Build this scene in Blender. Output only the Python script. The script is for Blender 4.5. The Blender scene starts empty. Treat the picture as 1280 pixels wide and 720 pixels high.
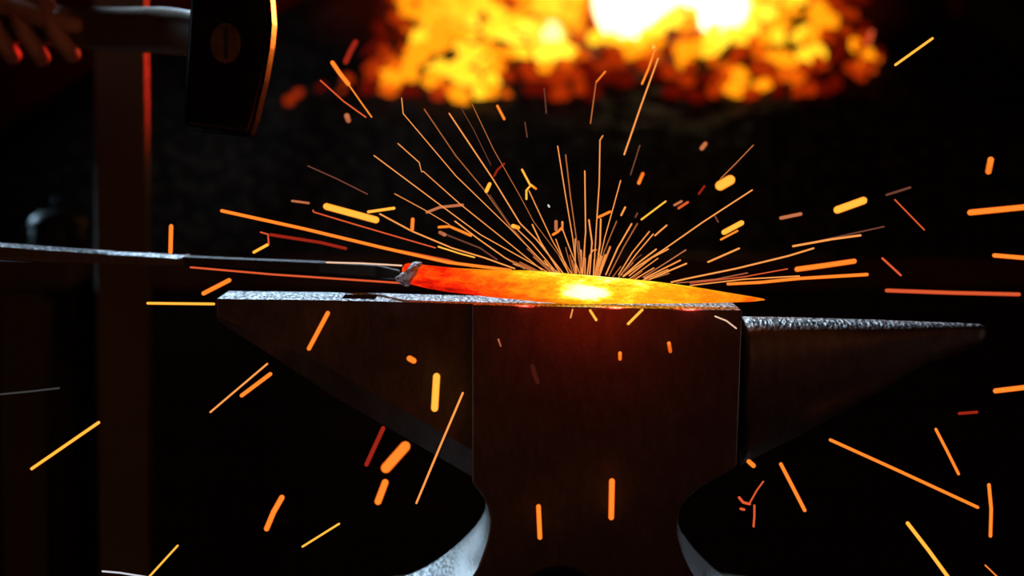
import bpy, bmesh, math, random
from mathutils import Vector, Matrix, noise
R = random.Random(7)
scene = bpy.context.scene
col = scene.collection
PI = math.pi

# ------------------------------------------------------------------ camera
F = 3328.0                      # focal length in pixels of the 1280 wide frame
CY, CZ, PITCH = -2.6, 1.0507, math.radians(4)
FW = Vector((0, math.cos(PITCH), -math.sin(PITCH)))
UP = Vector((0, math.sin(PITCH), math.cos(PITCH)))
def at(px, py, Y):
    d = FW + Vector(((px-640)/F, 0, 0)) + UP*((360-py)/F)
    return Vector((0, CY, CZ)) + d*((Y-CY)/d.y)
def mm(Y): return (Y-CY)/F      # metres per pixel at depth Y

cam = bpy.data.objects.new('camera', bpy.data.cameras.new('camera'))
col.objects.link(cam)
cam.location = (0, CY, CZ); cam.rotation_euler = (PI/2-PITCH, 0, 0)
cam.data.sensor_width = 36; cam.data.lens = F*36/1280
cam.data.dof.use_dof = True; cam.data.dof.focus_distance = 2.62; cam.data.dof.aperture_fstop = 2.5
cam.data.clip_start = .05
scene.camera = cam
scene.view_settings.view_transform = 'Standard'
scene.cycles.use_denoising = True
scene.cycles.sample_clamp_indirect = 3

# ------------------------------------------------------------------ materials
def newmat(name):
    m = bpy.data.materials.new(name); m.use_nodes = True
    nt = m.node_tree; nt.nodes.clear()
    out = nt.nodes.new('ShaderNodeOutputMaterial')
    return m, nt, out
def N(nt, t, **k):
    n = nt.nodes.new(t)
    for a, v in k.items():
        if a.startswith('i_'): n.inputs[a[2:].replace('_', ' ')].default_value = v
        else: setattr(n, a, v)
    return n
def ramp(nt, stops):
    r = nt.nodes.new('ShaderNodeValToRGB'); e = r.color_ramp.elements
    while len(e) < len(stops): e.new(.5)
    for q, (p, c) in zip(e, stops): q.position = p; q.color = (*c, 1)
    return r
def surf(name, c1, c2, scale=8, rough=.6, metal=0, bump=.3, bscale=None, detail=6, r2=None, spec=.5, bdist=.004):
    m, nt, out = newmat(name)
    b = N(nt, 'ShaderNodeBsdfPrincipled', i_Metallic=metal)
    b.inputs['Specular IOR Level'].default_value = spec
    tc = N(nt, 'ShaderNodeTexCoord')
    n = N(nt, 'ShaderNodeTexNoise', i_Scale=scale, i_Detail=detail)
    nt.links.new(tc.outputs['Object'], n.inputs['Vector'])
    r = ramp(nt, [(.3, c1), (.7, c2)])
    nt.links.new(n.outputs['Fac'], r.inputs[0]); nt.links.new(r.outputs[0], b.inputs['Base Color'])
    rr = N(nt, 'ShaderNodeMapRange'); rr.inputs[3].default_value = rough; rr.inputs[4].default_value = r2 if r2 is not None else rough
    nt.links.new(n.outputs['Fac'], rr.inputs[0]); nt.links.new(rr.outputs[0], b.inputs['Roughness'])
    if bump:
        n2 = N(nt, 'ShaderNodeTexNoise', i_Scale=bscale or scale*4, i_Detail=5)
        nt.links.new(tc.outputs['Object'], n2.inputs['Vector'])
        bp = N(nt, 'ShaderNodeBump', i_Strength=bump, i_Distance=bdist)
        nt.links.new(n2.outputs['Fac'], bp.inputs['Height']); nt.links.new(bp.outputs[0], b.inputs['Normal'])
    nt.links.new(b.outputs[0], out.inputs[0])
    return m

def steel_mat():
    """forged anvil steel: smooth dark, pitted and scaly on top of the face"""
    m, nt, out = newmat('anvil_steel')
    b = N(nt, 'ShaderNodeBsdfPrincipled', i_Metallic=.9)
    tc = N(nt, 'ShaderNodeTexCoord')
    big = N(nt, 'ShaderNodeTexNoise', i_Scale=14, i_Detail=5)
    fine = N(nt, 'ShaderNodeTexNoise', i_Scale=330, i_Detail=3, i_Roughness=.7)
    vor = N(nt, 'ShaderNodeTexVoronoi', i_Scale=240)
    st = N(nt, 'ShaderNodeMapping'); st.inputs['Scale'].default_value = (1, .22, 1)
    nt.links.new(tc.outputs['Object'], st.inputs[0]); nt.links.new(tc.outputs['Object'], big.inputs['Vector'])
    for q in (fine, vor): nt.links.new(st.outputs[0], q.inputs['Vector'])
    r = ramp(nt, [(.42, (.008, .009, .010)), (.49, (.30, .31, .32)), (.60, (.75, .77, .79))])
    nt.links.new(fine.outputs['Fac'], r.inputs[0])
    rr = N(nt, 'ShaderNodeMapRange'); rr.inputs[3].default_value = .38; rr.inputs[4].default_value = .6
    nt.links.new(big.outputs['Fac'], rr.inputs[0]); nt.links.new(rr.outputs[0], b.inputs['Roughness'])
    ad = N(nt, 'ShaderNodeMath', operation='ADD')
    nt.links.new(fine.outputs['Fac'], ad.inputs[0]); nt.links.new(vor.outputs['Distance'], ad.inputs[1])
    geo = N(nt, 'ShaderNodeNewGeometry'); sep = N(nt, 'ShaderNodeSeparateXYZ')
    nt.links.new(geo.outputs['Normal'], sep.inputs[0])
    mr = N(nt, 'ShaderNodeMapRange'); mr.inputs[1].default_value = .3; mr.inputs[2].default_value = .9
    mr.inputs[1].default_value = .6; mr.inputs[3].default_value = .06; mr.inputs[4].default_value = .8
    nt.links.new(sep.outputs['Z'], mr.inputs[0])
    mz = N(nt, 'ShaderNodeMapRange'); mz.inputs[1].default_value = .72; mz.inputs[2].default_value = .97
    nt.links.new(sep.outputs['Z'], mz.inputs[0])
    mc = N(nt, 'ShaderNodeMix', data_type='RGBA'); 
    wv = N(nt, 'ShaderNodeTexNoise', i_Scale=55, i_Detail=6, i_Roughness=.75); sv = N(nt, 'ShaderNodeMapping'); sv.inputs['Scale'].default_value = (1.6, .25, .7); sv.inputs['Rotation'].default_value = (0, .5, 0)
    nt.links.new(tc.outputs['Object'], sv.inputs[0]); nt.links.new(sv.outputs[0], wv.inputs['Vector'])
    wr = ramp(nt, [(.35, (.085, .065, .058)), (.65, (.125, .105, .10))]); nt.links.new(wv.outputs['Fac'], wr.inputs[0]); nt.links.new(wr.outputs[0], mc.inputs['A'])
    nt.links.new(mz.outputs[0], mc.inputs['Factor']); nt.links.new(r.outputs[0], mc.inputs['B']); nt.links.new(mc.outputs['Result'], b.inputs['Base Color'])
    bp = N(nt, 'ShaderNodeBump', i_Distance=.0015)
    nt.links.new(mr.outputs[0], bp.inputs['Strength']); nt.links.new(ad.outputs[0], bp.inputs['Height'])
    nt.links.new(bp.outputs[0], b.inputs['Normal']); nt.links.new(b.outputs[0], out.inputs[0])
    return m

def emis(name, core, rim, blend=.45):
    m, nt, out = newmat(name)
    lw = N(nt, 'ShaderNodeLayerWeight', i_Blend=blend)
    r = ramp(nt, [(.25, (0, 0, 0)), (.85, (1, 1, 1))])
    mx = N(nt, 'ShaderNodeMix', data_type='RGBA')
    mx.inputs['A'].default_value = (*core, 1); mx.inputs['B'].default_value = (*rim, 1)
    e = N(nt, 'ShaderNodeEmission')
    nt.links.new(lw.outputs['Facing'], r.inputs[0]); nt.links.new(r.outputs[0], mx.inputs['Factor'])
    nt.links.new(mx.outputs['Result'], e.inputs[0]); nt.links.new(e.outputs[0], out.inputs[0])
    m.cycles.emission_sampling = 'NONE'
    return m

STEEL = steel_mat()
DARKSTEEL = surf('dark_forged_steel', (.010, .009, .008), (.02, .019, .018), 30, .6, .3, .25, 160)
PLATE = surf('black_hammer_steel', (.010, .009, .009), (.03, .028, .027), 20, .3, .9, .12, 90)
WOOD = surf('hickory_handle', (.10, .055, .018), (.18, .10, .035), 12, .55, 0, .15, 90)
ENDGRAIN = surf('end_grain_wood', (.045, .022, .014), (.12, .07, .045), 60, .7, 0, .6, 260)
SKIN = surf('skin', (.42, .19, .13), (.55, .27, .19), 25, .5, 0, .15, 220)
NAIL = surf('finger_nail', (.55, .33, .27), (.6, .38, .32), 25, .3, 0, 0)
CLOTH = surf('dark_work_cloth', (.012, .012, .016), (.03, .03, .036), 60, .95, 0, .5, 300)
COAL = surf('black_coal', (.010, .009, .009), (.06, .055, .052), 25, .55, 0, 1, 60, bdist=.02, r2=.85)
POSTW = surf('brown_painted_post', (.06, .036, .018), (.10, .06, .03), 5, .55, 0, .2, 40)
BENCHW = surf('dark_bench_wood', (.03, .018, .01), (.06, .035, .02), 6, .7, 0, .3, 30)
STUMPW = surf('stump_bark_wood', (.035, .02, .012), (.08, .045, .025), 10, .9, 0, .8, 35)
TIN = surf('dull_tin', (.016, .018, .018), (.03, .034, .03), 12, .5, .3, .1, 60)
IRON = surf('rusty_iron', (.05, .02, .012), (.1, .04, .02), 14, .6, .6, .3, 60)

def brick(name, c1, c2, mortar, sc=4):
    m, nt, out = newmat(name)
    b = N(nt, 'ShaderNodeBsdfPrincipled', i_Roughness=.9)
    tc = N(nt, 'ShaderNodeTexCoord'); mp = N(nt, 'ShaderNodeMapping'); mp.inputs['Rotation'].default_value = (PI/2, 0, 0)
    br = N(nt, 'ShaderNodeTexBrick', i_Scale=sc)
    br.inputs['Color1'].default_value = (*c1, 1); br.inputs['Color2'].default_value = (*c2, 1); br.inputs['Mortar'].default_value = (*mortar, 1)
    nt.links.new(tc.outputs['Object'], mp.inputs[0]); nt.links.new(mp.outputs[0], br.inputs['Vector'])
    nt.links.new(br.outputs['Color'], b.inputs['Base Color'])
    bp = N(nt, 'ShaderNodeBump', i_Strength=.6, i_Distance=.01, invert=True)
    nt.links.new(br.outputs['Fac'], bp.inputs['Height']); nt.links.new(bp.outputs[0], b.inputs['Normal'])
    nt.links.new(b.outputs[0], out.inputs[0]); return m
WALL = brick('sooty_brick', (.018, .009, .008), (.013, .007, .006), (.008, .006, .005), 2.2)
HEARTHB = brick('hearth_brick', (.020, .016, .014), (.014, .011, .010), (.006, .005, .005), 4)
FLOORM = surf('packed_earth_floor', (.006, .005, .004), (.012, .01, .008), 4, .95, 0, .6, 30)
CEILM = surf('sooty_ceiling_boards', (.012, .010, .009), (.02, .017, .015), 3, .95, 0, .3, 20)

# ------------------------------------------------------------------ object helpers
def link(name, me, m, parent=None, loc=None):
    o = bpy.data.objects.new(name, me); col.objects.link(o)
    if m and not me.materials: me.materials.append(m)
    if loc is not None: o.location = loc
    if parent: o.parent = parent
    return o
def tag(o, label, cat, group=None, kind=None):
    if label: o['label'] = label
    if cat: o['category'] = cat
    if group: o['group'] = group
    if kind: o['kind'] = kind
    return o
def empty(name, loc, label, cat, group=None):
    o = bpy.data.objects.new(name, None); col.objects.link(o); o.location = loc; o.empty_display_size = .05
    return tag(o, label, cat, group)
def finish(bm, name, smooth=True):
    bmesh.ops.recalc_face_normals(bm, faces=bm.faces)
    me = bpy.data.meshes.new(name); bm.to_mesh(me); bm.free()
    if smooth:
        for p in me.polygons: p.use_smooth = True
    return me
def shift(bm, loc):
    bmesh.ops.translate(bm, verts=bm.verts, vec=-Vector(loc))
def bevelmod(o, w=.002, seg=2, ang=30):
    m = o.modifiers.new('bevel', 'BEVEL'); m.width = w; m.segments = seg; m.limit_method = 'ANGLE'; m.angle_limit = math.radians(ang)
    m.harden_normals = False
    return o
def box(bm, x0, x1, y0, y1, z0, z1):
    vs = [bm.verts.new((x, y, z)) for x in (x0, x1) for y in (y0, y1) for z in (z0, z1)]
    for f in ((0,1,3,2), (4,6,7,5), (0,4,5,1), (2,3,7,6), (0,2,6,4), (1,5,7,3)):
        bm.faces.new([vs[i] for i in f])
def boxobj(name, m, b, parent=None, bev=0, org=None):
    bm = bmesh.new(); box(bm, *b)
    c = Vector(org) if org is not None else Vector(((b[0]+b[1])/2, (b[2]+b[3])/2, b[4]))
    shift(bm, c)
    loc = c - (parent.location if parent else Vector())
    o = link(name, finish(bm, name, False), m, parent, loc)
    if bev: bevelmod(o, bev)
    return o
def loft(bm, sections, cap=True, close=True):
    rings = [[bm.verts.new(p) for p in s] for s in sections]
    n = len(rings[0])
    for a, b in zip(rings, rings[1:]):
        for i in range(n if close else n-1):
            bm.faces.new((a[i], a[(i+1) % n], b[(i+1) % n], b[i]))
    if cap:
        bm.faces.new(rings[0]); bm.faces.new(rings[-1])
    return rings
def tube_sections(pts, radii, n=8, flat=1.0):
    """rings along a polyline, parallel transported; rounded ends"""
    P = [Vector(p) for p in pts]; out = []
    t0 = (P[1]-P[0]).normalized(); t1 = (P[-1]-P[-2]).normalized()
    path = []
    for k in (0, 1, 2):
        a = k*PI/6+.12
        path.append((P[0]-t0*radii[0]*math.cos(a), radii[0]*math.sin(a), t0))
    for i in range(len(P)):
        t = (t0 if i == 0 else t1 if i == len(P)-1 else ((P[i]-P[i-1]).normalized()+(P[i+1]-P[i]).normalized()).normalized())
        path.append((P[i], radii[i], t))
    for k in (2, 1, 0):
        a = k*PI/6+.12
        path.append((P[-1]+t1*radii[-1]*math.cos(a), radii[-1]*math.sin(a), t1))
    u = t0.orthogonal().normalized()
    for c, r, t in path:
        u = (u - t*u.dot(t)).normalized(); v = t.cross(u)
        out.append([c + (u*math.cos(2*PI*j/n) + v*math.sin(2*PI*j/n)*flat)*r for j in range(n)])
    return out
def catmull(pts, k=5):
    P = [Vector(p) for p in pts]
    if len(P) < 3: return P
    Q = [P[0]*2-P[1]] + P + [P[-1]*2-P[-2]]; out = []
    for i in range(1, len(Q)-2):
        for j in range(k):
            t = j/k
            out.append(.5*((2*Q[i]) + (Q[i+1]-Q[i-1])*t + (2*Q[i-1]-5*Q[i]+4*Q[i+1]-Q[i+2])*t*t + (3*Q[i]-Q[i-1]-3*Q[i+1]+Q[i+2])*t**3))
    out.append(P[-1]); return out
def lerp(a, b, t): return a+(b-a)*t
def interp(tbl, x):
    if x <= tbl[0][0]: return tbl[0][1]
    for (a, u), (b, v) in zip(tbl, tbl[1:]):
        if x <= b: return u+(v-u)*(x-a)/(b-a)
    return tbl[-1][1]

# ------------------------------------------------------------------ the room
def slab(name, m, b):
    o = boxobj(name, m, b); o['kind'] = 'structure'; return o
slab('floor', FLOORM, (-2.4, 2.4, -3.4, 2.9, -.1, 0))
slab('ceiling', CEILM, (-2.4, 2.4, -3.4, 2.9, 2.8, 2.9))
slab('wall_back', WALL, (-2.4, 2.4, 2.8, 2.9, 0, 2.8))
slab('wall_left', WALL, (-2.5, -2.4, -3.4, 2.9, 0, 2.8))
slab('wall_right', WALL, (2.4, 2.5, -3.4, 2.9, 0, 2.8))

# ------------------------------------------------------------------ anvil
foot_z = at(640, 785, 0).z
anv = empty('anvil', (at(760, 785, 0).x, .07, foot_z), 'big dark steel double-horned anvil with speckled pale-lit top, under the glowing blade', 'anvil')
AL = anv.location.copy()
def part(name, bm, m, parent=anv, smooth=True):
    shift(bm, parent.location)
    return link(name, finish(bm, name, smooth), m, parent)

# body, waist and foot: one solid lofted front to back
front = [(590,381),(590,603),(597,612),(606,625),(611,639),(612.5,652),(610,672),(604,692),(594,716),(572,740),(520,756),(440,762),(436,785),
         (620,785),(640,748),(662,722),(682,711),(700,708),(718,711),(738,722),(760,748),(790,785),(1014,785),(1010,762),(940,752),(888,740),(868,720),(855,695),
         (848.5,672),(847,655),(850,637),(862,620),(884,604),(906,592),(921,582),(928,388)]
back = {4:(607,630),5:(604,642),6:(592,660),7:(566,685),8:(538,705),9:(508,719),10:(465,728),11:(425,732),12:(422,760),
        22:(1020,760),23:(1016,732),24:(985,728),25:(945,728),26:(906,720),27:(874,693),28:(856,671),29:(848,656)}
YB = .15
fr, bk = [], []
for i in range(14, 21): back[i] = (front[i][0], 784)
for i, (px, py) in enumerate(front):
    p = at(px, py, 0); fr.append(p)
    bk.append(at(*back[i], YB) if i in back else Vector((p.x, YB if i > 0 else YB, p.z)))
# the face plate is narrower than the foot
for i in (0, 1, 2, 34, 35): bk[i].y = .125
for i in range(12, 23): bk[i].z = fr[13].z
fr[12].z = fr[22].z = fr[13].z
def resample(a, b):
    global fr, bk
    fr = fr[:a]+catmull(fr[a:b+1], 4)+fr[b+1:]; bk = bk[:a]+catmull(bk[a:b+1], 4)+bk[b+1:]
resample(23, 33); resample(2, 11)
bm = bmesh.new()
ringF = [bm.verts.new(p) for p in fr]; ringB = [bm.verts.new(p) for p in bk]
n = len(fr); K = 7; prev = ringF
for k in range(1, K+1):
    cur = ringB if k == K else [bm.verts.new(a.lerp(b, k/K)) for a, b in zip(fr, bk)]
    for i in range(n): bm.faces.new((prev[i], prev[(i+1) % n], cur[(i+1) % n], cur[i]))
    prev = cur
bm.faces.new(ringF); bm.faces.new(ringB)
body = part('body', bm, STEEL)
body.data.set_sharp_from_angle(angle=math.radians(32))
bevelmod(body, .0016, 2, 35)

# heel: flat topped, tapering, undercut along the lower edge, with square and round holes
top_t = [(270, 373.5), (430, 375.5), (600, 380)]
low_t = [(270, 401), (306, 425), (415, 499), (500, 548), (600, 606)]
bm = bmesh.new(); secs = []
Yf = .010
for px in (271, 290, 306, 350, 415, 460, 500, 550, 600):
    t = (px-270)/330
    zt = at(px, interp(top_t, px), Yf).z; zl = at(px, interp(low_t, px), Yf).z; x = at(px, 380, Yf).x
    ch = min(.03, .006+.05*t*1.2) * 1.0; h = zt-zl
    ch = min(ch, h*.4); Yb = .118
    secs.append([(x, Yf, zt), (x, Yf, zl+ch), (x, Yf+ch*.8, zl), (x, Yb-ch*.8, zl), (x, Yb, zl+ch), (x, Yb, zt)])
loft(bm, secs)
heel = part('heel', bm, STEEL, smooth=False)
# cutters for the hardy hole and the two round holes, applied and removed
def cutter(px, py, Y, w, square):
    p = at(px, py, Y); bmc = bmesh.new()
    if square: box(bmc, p.x-w, p.x+w, p.y-.030, p.y+.030, p.z-.2, p.z+.05)
    else:
        bmesh.ops.create_cone(bmc, cap_ends=True, segments=20, radius1=w, radius2=w, depth=.25, matrix=Matrix.Translation(p))
    shift(bmc, AL)
    return finish(bmc, 'cut', False)
for args in ((450, 367.5, .066, .0165, True), (370, 363.5, .10, .0042, False), (546, 369, .092, .0042, False)):
    co = bpy.data.objects.new('cut', cutter(*args)); col.objects.link(co); co.parent = anv
    md = heel.modifiers.new('b', 'BOOLEAN'); md.operation = 'DIFFERENCE'; md.object = co; md.solver = 'EXACT'
    bpy.context.view_layer.update()
    dg = bpy.context.evaluated_depsgraph_get()
    me = bpy.data.meshes.new_from_object(heel.evaluated_get(dg)); heel.modifiers.clear(); heel.data = me
    bpy.data.objects.remove(co)
bevelmod(heel, .0022, 2, 35)

# round horn
bm = bmesh.new(); secs = []
ht = [(925, 396.2), (1000, 397.6), (1100, 400.5), (1200, 404), (1226, 405.3), (1233, 410)]
hb = [(925, 580), (1000, 542), (1080, 498), (1150, 458), (1200, 440), (1226, 430), (1233, 420)]
hd = [(925, .056), (1100, .037), (1200, .018), (1226, .011), (1233, .004)]
for px in list(range(925, 1215, 12))+[1214, 1221, 1226, 1230, 1233]:
    Yc = .066; zt = at(px, interp(ht, px), Yc).z; zb = at(px, interp(hb, px), Yc).z; d = interp(hd, px); x = at(px, 400, Yc).x
    zc = (zt+zb)/2; h = (zt-zb)/2; ring = []
    for j in range(40):
        a = 2*PI*j/40; c, s = math.cos(a), math.sin(a)
        e = 2/3.0
        ring.append((x, Yc+d*math.copysign(abs(c)**e, c), zc+h*math.copysign(abs(s)**(e if s > 0 else .9), s)))
    secs.append(ring)
loft(bm, secs)
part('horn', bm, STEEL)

# stump under the anvil
sx, sy = AL.x-.03, .085
bm = bmesh.new(); secs = []
for k, z in enumerate((0, .02, .12, .25, foot_z-.012, foot_z)):
    rr = [.36, .345, .325, .315, .31, .303][k]
    secs.append([(sx+rr*1.12*math.cos(2*PI*j/48)*(1+.025*math.sin(j*1.7)), sy+rr*.8*math.sin(2*PI*j/48)*(1+.02*math.cos(j*2.3)), z) for j in range(48)])
loft(bm, secs); shift(bm, (sx, sy, 0))
tag(link('tree_stump', finish(bm, 'stump'), STUMPW, None, (sx, sy, 0)), 'round wooden stump carrying the anvil', 'stump')

# ------------------------------------------------------------------ glowing blade
def blade_mat():
    m, nt, out = newmat('glowing_hot_steel')
    tc = N(nt, 'ShaderNodeTexCoord'); sep = N(nt, 'ShaderNodeSeparateXYZ')
    nt.links.new(tc.outputs['Generated'], sep.inputs[0])
    no = N(nt, 'ShaderNodeTexNoise', i_Scale=70, i_Detail=8, i_Roughness=.8)
    mp = N(nt, 'ShaderNodeMapping'); mp.inputs['Scale'].default_value = (.45, 1, 1.3)
    nt.links.new(tc.outputs['Object'], mp.inputs[0]); nt.links.new(mp.outputs[0], no.inputs['Vector'])
    tr = ramp(nt, [(0, (.0,)*3), (.12, (.03,)*3), (.22, (.24,)*3), (.34, (.44,)*3), (.5, (.66,)*3), (.62, (.69,)*3), (.8, (.60,)*3), (1, (.52,)*3)])
    nt.links.new(sep.outputs['X'], tr.inputs[0])
    # heat = ramp + (noise-.5)*k + hot spot - cooler lower edge
    a = N(nt, 'ShaderNodeMath', operation='MULTIPLY_ADD'); a.inputs[1].default_value = 1.15
    nt.links.new(no.outputs['Fac'], a.inputs[0]); nt.links.new(tr.outputs[0], a.inputs[2])
    gr = N(nt, 'ShaderNodeMapping'); gr.inputs['Location'].default_value = (-.50, -.5, -.30); gr.vector_type = 'POINT'
    nt.links.new(tc.outputs['Generated'], gr.inputs[0])
    sc = N(nt, 'ShaderNodeVectorMath', operation='MULTIPLY'); sc.inputs[1].default_value = (9.5, 0, 3.4)
    nt.links.new(gr.outputs[0], sc.inputs[0])
    ln = N(nt, 'ShaderNodeVectorMath', operation='LENGTH'); nt.links.new(sc.outputs[0], ln.inputs[0])
    hs = N(nt, 'ShaderNodeMapRange', interpolation_type='SMOOTHSTEP'); hs.inputs[1].default_value = 0; hs.inputs[2].default_value = 1.0; hs.inputs[3].default_value = .60; hs.inputs[4].default_value = 0
    nt.links.new(ln.outputs['Value'], hs.inputs[0])
    b = N(nt, 'ShaderNodeMath', operation='ADD'); nt.links.new(a.outputs[0], b.inputs[0]); nt.links.new(hs.outputs[0], b.inputs[1])
    vg = N(nt, 'ShaderNodeMapRange'); vg.inputs[3].default_value = -.30; vg.inputs[4].default_value = -.04; vg.inputs[1].default_value = .15; vg.inputs[2].default_value = .8
    nt.links.new(sep.outputs['Z'], vg.inputs[0]); bz_ = N(nt, 'ShaderNodeMath', operation='ADD')
    nt.links.new(b.outputs[0], bz_.inputs[0]); nt.links.new(vg.outputs[0], bz_.inputs[1]); b = bz_
    cr = ramp(nt, [(.22, (.35, .004, .001)), (.38, (1, .015, .002)), (.52, (1, .10, .003)), (.66, (1, .27, .005)), (.82, (1, .52, .008)), (.93, (1, .70, .03)), (1.0, (1, .85, .3))])
    b2 = N(nt, 'ShaderNodeMath', operation='MULTIPLY'); b2.inputs[1].default_value = .8; nt.links.new(b.outputs[0], b2.inputs[0])
    nt.links.new(b2.outputs[0], cr.inputs[0])
    e = N(nt, 'ShaderNodeEmission'); nt.links.new(cr.outputs[0], e.inputs[0])
    st = N(nt, 'ShaderNodeMapRange'); st.inputs[1].default_value = 1.0; st.inputs[2].default_value = 1.5; st.inputs[3].default_value = 1.0; st.inputs[4].default_value = 3
    nt.links.new(b.outputs[0], st.inputs[0]); nt.links.new(st.outputs[0], e.inputs[1])
    nt.links.new(e.outputs[0], out.inputs[0]); return m
bt = [(503, 331), (512, 328.5), (530, 331), (560, 334.5), (620, 337.5), (665, 338), (740, 344.5), (820, 352), (860, 357.5), (900, 364), (935, 370), (950, 372.5), (956, 374)]
bb = [(503, 350), (512, 355), (530, 359.5), (560, 365), (620, 372), (680, 378), (720, 380), (830, 379.5), (900, 378.5), (940, 377), (956, 375)]
BY = .034
broot = empty('forging_workpiece', at(730, 380, BY), 'glowing yellow-orange leaf-shaped steel blade lying on the anvil face', 'forging')
bm = bmesh.new(); secs = []
pxs = [503, 506, 510, 516, 524, 534, 550]+list(range(565, 945, 10))+[945, 950, 953, 955.5]
for i, px in enumerate(pxs):
    t, b = interp(bt, px), interp(bb, px)
    if px > 600: w = .003 + .014*(1-((px-740)/230)**2 if px > 740 else 1)
    else: w = .013
    w = max(w, .002)
    Yc = BY + (.012 if px < 600 else 0)*(600-px)/100
    pt, pb = at(px, t, Yc), at(px, b, Yc); c = (pt+pb)/2; h = (pt.z-pb.z)/2
    if i == 0: h *= .6; w *= .6
    ring = []
    for j in range(24):
        a = 2*PI*j/24; ca, sa = math.cos(a), math.sin(a)
        jit = 1+.035*noise.noise(Vector((px*.03, ca*2, sa*2)))
        ring.append((c.x, c.y+w*math.copysign(abs(ca)**.8, ca)*jit, c.z+h*math.copysign(abs(sa)**.75, sa)*jit))
    secs.append(ring)
loft(bm, secs); shift(bm, broot.location)
link('blade', finish(bm, 'blade'), blade_mat(), broot)
# the cooler scaled end of the blade
bm = bmesh.new(); secs = []
SCALE = surf('cooled_scale', (.10, .07, .08), (.85, .87, .9), 230, .5, .6, 1, 300, bdist=.004)
for k, (px, f) in enumerate([(502, .45), (503, .75), (505.5, .95), (508, 1.06), (512, 1.13), (515, 1.14), (518, 1.12), (520, .9)]):
    t, b = interp(bt, max(px, 509)), interp(bb, max(px, 509)); Yc = BY+.010
    pt, pb = at(px, t, Yc), at(px, b, Yc); c = (pt+pb)/2; h = (pt.z-pb.z)/2*f; w = .014*f
    lean = .0065
    ring = []
    for j in range(24):
        ca, sa = math.cos(2*PI*j/24), math.sin(2*PI*j/24); ca = math.copysign(abs(ca)**.8, ca); sa = math.copysign(abs(sa)**.75, sa)
        ring.append((c.x+lean*sa+.0022*noise.noise(Vector((k*.9, j*.8, 0))), c.y+w*ca, c.z+h*sa))
    secs.append(ring)
loft(bm, secs); shift(bm, broot.location)
o = link('scaled_end', finish(bm, 'scaled_end'), SCALE, broot); o['label'] = 'flaky pale grey end of the blade'

# long dark bar reaching in from the side
tg = empty('steel_bar', at(235, 330, .07), 'long dark steel bar reaching in to the blade end, pale light along its top', 'bar')
def bar(name, st, dpt, m, bumpy=0):
    bm = bmesh.new(); secs = []
    for px, t, b in st:
        c = .17 if px < 440 else lerp(.17, .052, (px-440)/60)
        pt, pb = at(px, t, c), at(px, b, c)
        x = pt.x; w = dpt
        c2 = .2*(pt.z-pb.z)
        secs.append([(x, c-w, pt.z), (x, c+w, pt.z), (x, c+w, pb.z), (x, c-w, pb.z+c2), ])
    loft(bm, secs); shift(bm, tg.location)
    return bevelmod(link(name, finish(bm, name, False), m, tg), .0015)
bar('handle', [(-160, 296.5, 322), (0, 305.5, 326), (80, 311.5, 330), (136, 315.5, 331), (140, 316.5, 331), (190, 318.5, 333), (228, 321, 333), (234, 318.5, 333.5)], .028, STEEL)
bar('shank', [(232, 320, 334), (300, 323, 338), (400, 327, 345), (470, 331, 350), (500, 338, 350)], .010, DARKSTEEL)

# ------------------------------------------------------------------ hammer
HY = .11
ham = empty('hammer', at(286, 172, HY), 'heavy black hammer raised above the anvil heel, orange light down one edge', 'hammer')
fa = [(233, -70), (238, -30), (237, 10), (234, 60), (230, 110), (229, 145), (233, 162), (311, 171), (318, 150), (330, 100), (337, 60), (340, 30), (337, -10), (328, -70)]
bm = bmesh.new(); secs = []
cx, cy = 285, 50
for Y, s in ((HY, .93), (HY+.006, 1), (HY+.045, 1.02), (HY+.058, 1), (HY+.064, .93)):
    secs.append([(lambda p: (p.x, Y, p.z))(at(cx+(px-cx)*s, cy+(py-cy)*s, HY)) for px, py in fa])
loft(bm, secs); shift(bm, ham.location)
hh = link('head', finish(bm, 'head', False), PLATE, ham); bevelmod(hh, .003, 3, 28)
bm = bmesh.new()
c = at(282, 54, HY-.001)
def disc(bm, c, rx, rz, y0, y1, n=28, bulge=0):
    loft(bm, [[(c.x+rx*math.cos(2*PI*j/n)*s, y, c.z+rz*math.sin(2*PI*j/n)*s) for j in range(n)] for y, s in ((y0-bulge, .5), (y0, 1), (y1, 1))])
m1 = mm(HY)
disc(bm, c, 19*m1, 25*m1, c.y-.001, c.y+.01, bulge=.001); shift(bm, ham.location)
hp = link('handle_end', finish(bm, 'handle_end', False), ENDGRAIN, ham); hp['label'] = 'brown end grain of the handle in the hammer eye'
bm = bmesh.new()
box(bm, c.x-.0012, c.x+.0022, c.y-.0028, c.y+.01, c.z-19*m1, c.z+20*m1); shift(bm, ham.location)
link('wedge', finish(bm, 'wedge', False), DARKSTEEL, hp, (0, 0, 0))
# handle leaving the back of the head and running back toward the hand
bm = bmesh.new()
hpx = [(284, 50, HY+.05, 21), (270, 49, HY+.09, 23), (235, 42, .26, 29), (200, 38, .33, 29), (150, 37, .40, 27), (90, 33, .46, 25), (30, 30, .51, 25), (-30, 27, .56, 26), (-90, 24, .60, 28)]
path = catmull([at(a, b, Y) for a, b, Y, r in hpx], 4)
rad = [interp([(i, r*mm(Y)) for i, (a, b, Y, r) in enumerate(hpx)], k/4) for k in range(len(path))]
secs = []
for k, p in enumerate(path):
    t = (path[min(k+1, len(path)-1)]-path[max(k-1, 0)]).normalized(); s = t.cross(Vector((0, 0, 1))).normalized(); u = s.cross(t)
    secs.append([p+s*math.cos(2*PI*j/20)*rad[k]*.72+u*math.copysign(abs(math.sin(2*PI*j/20))**.85, math.sin(2*PI*j/20))*rad[k] for j in range(20)])
loft(bm, secs); shift(bm, ham.location)
link('handle', finish(bm, 'handle'), WOOD, ham)

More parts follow.
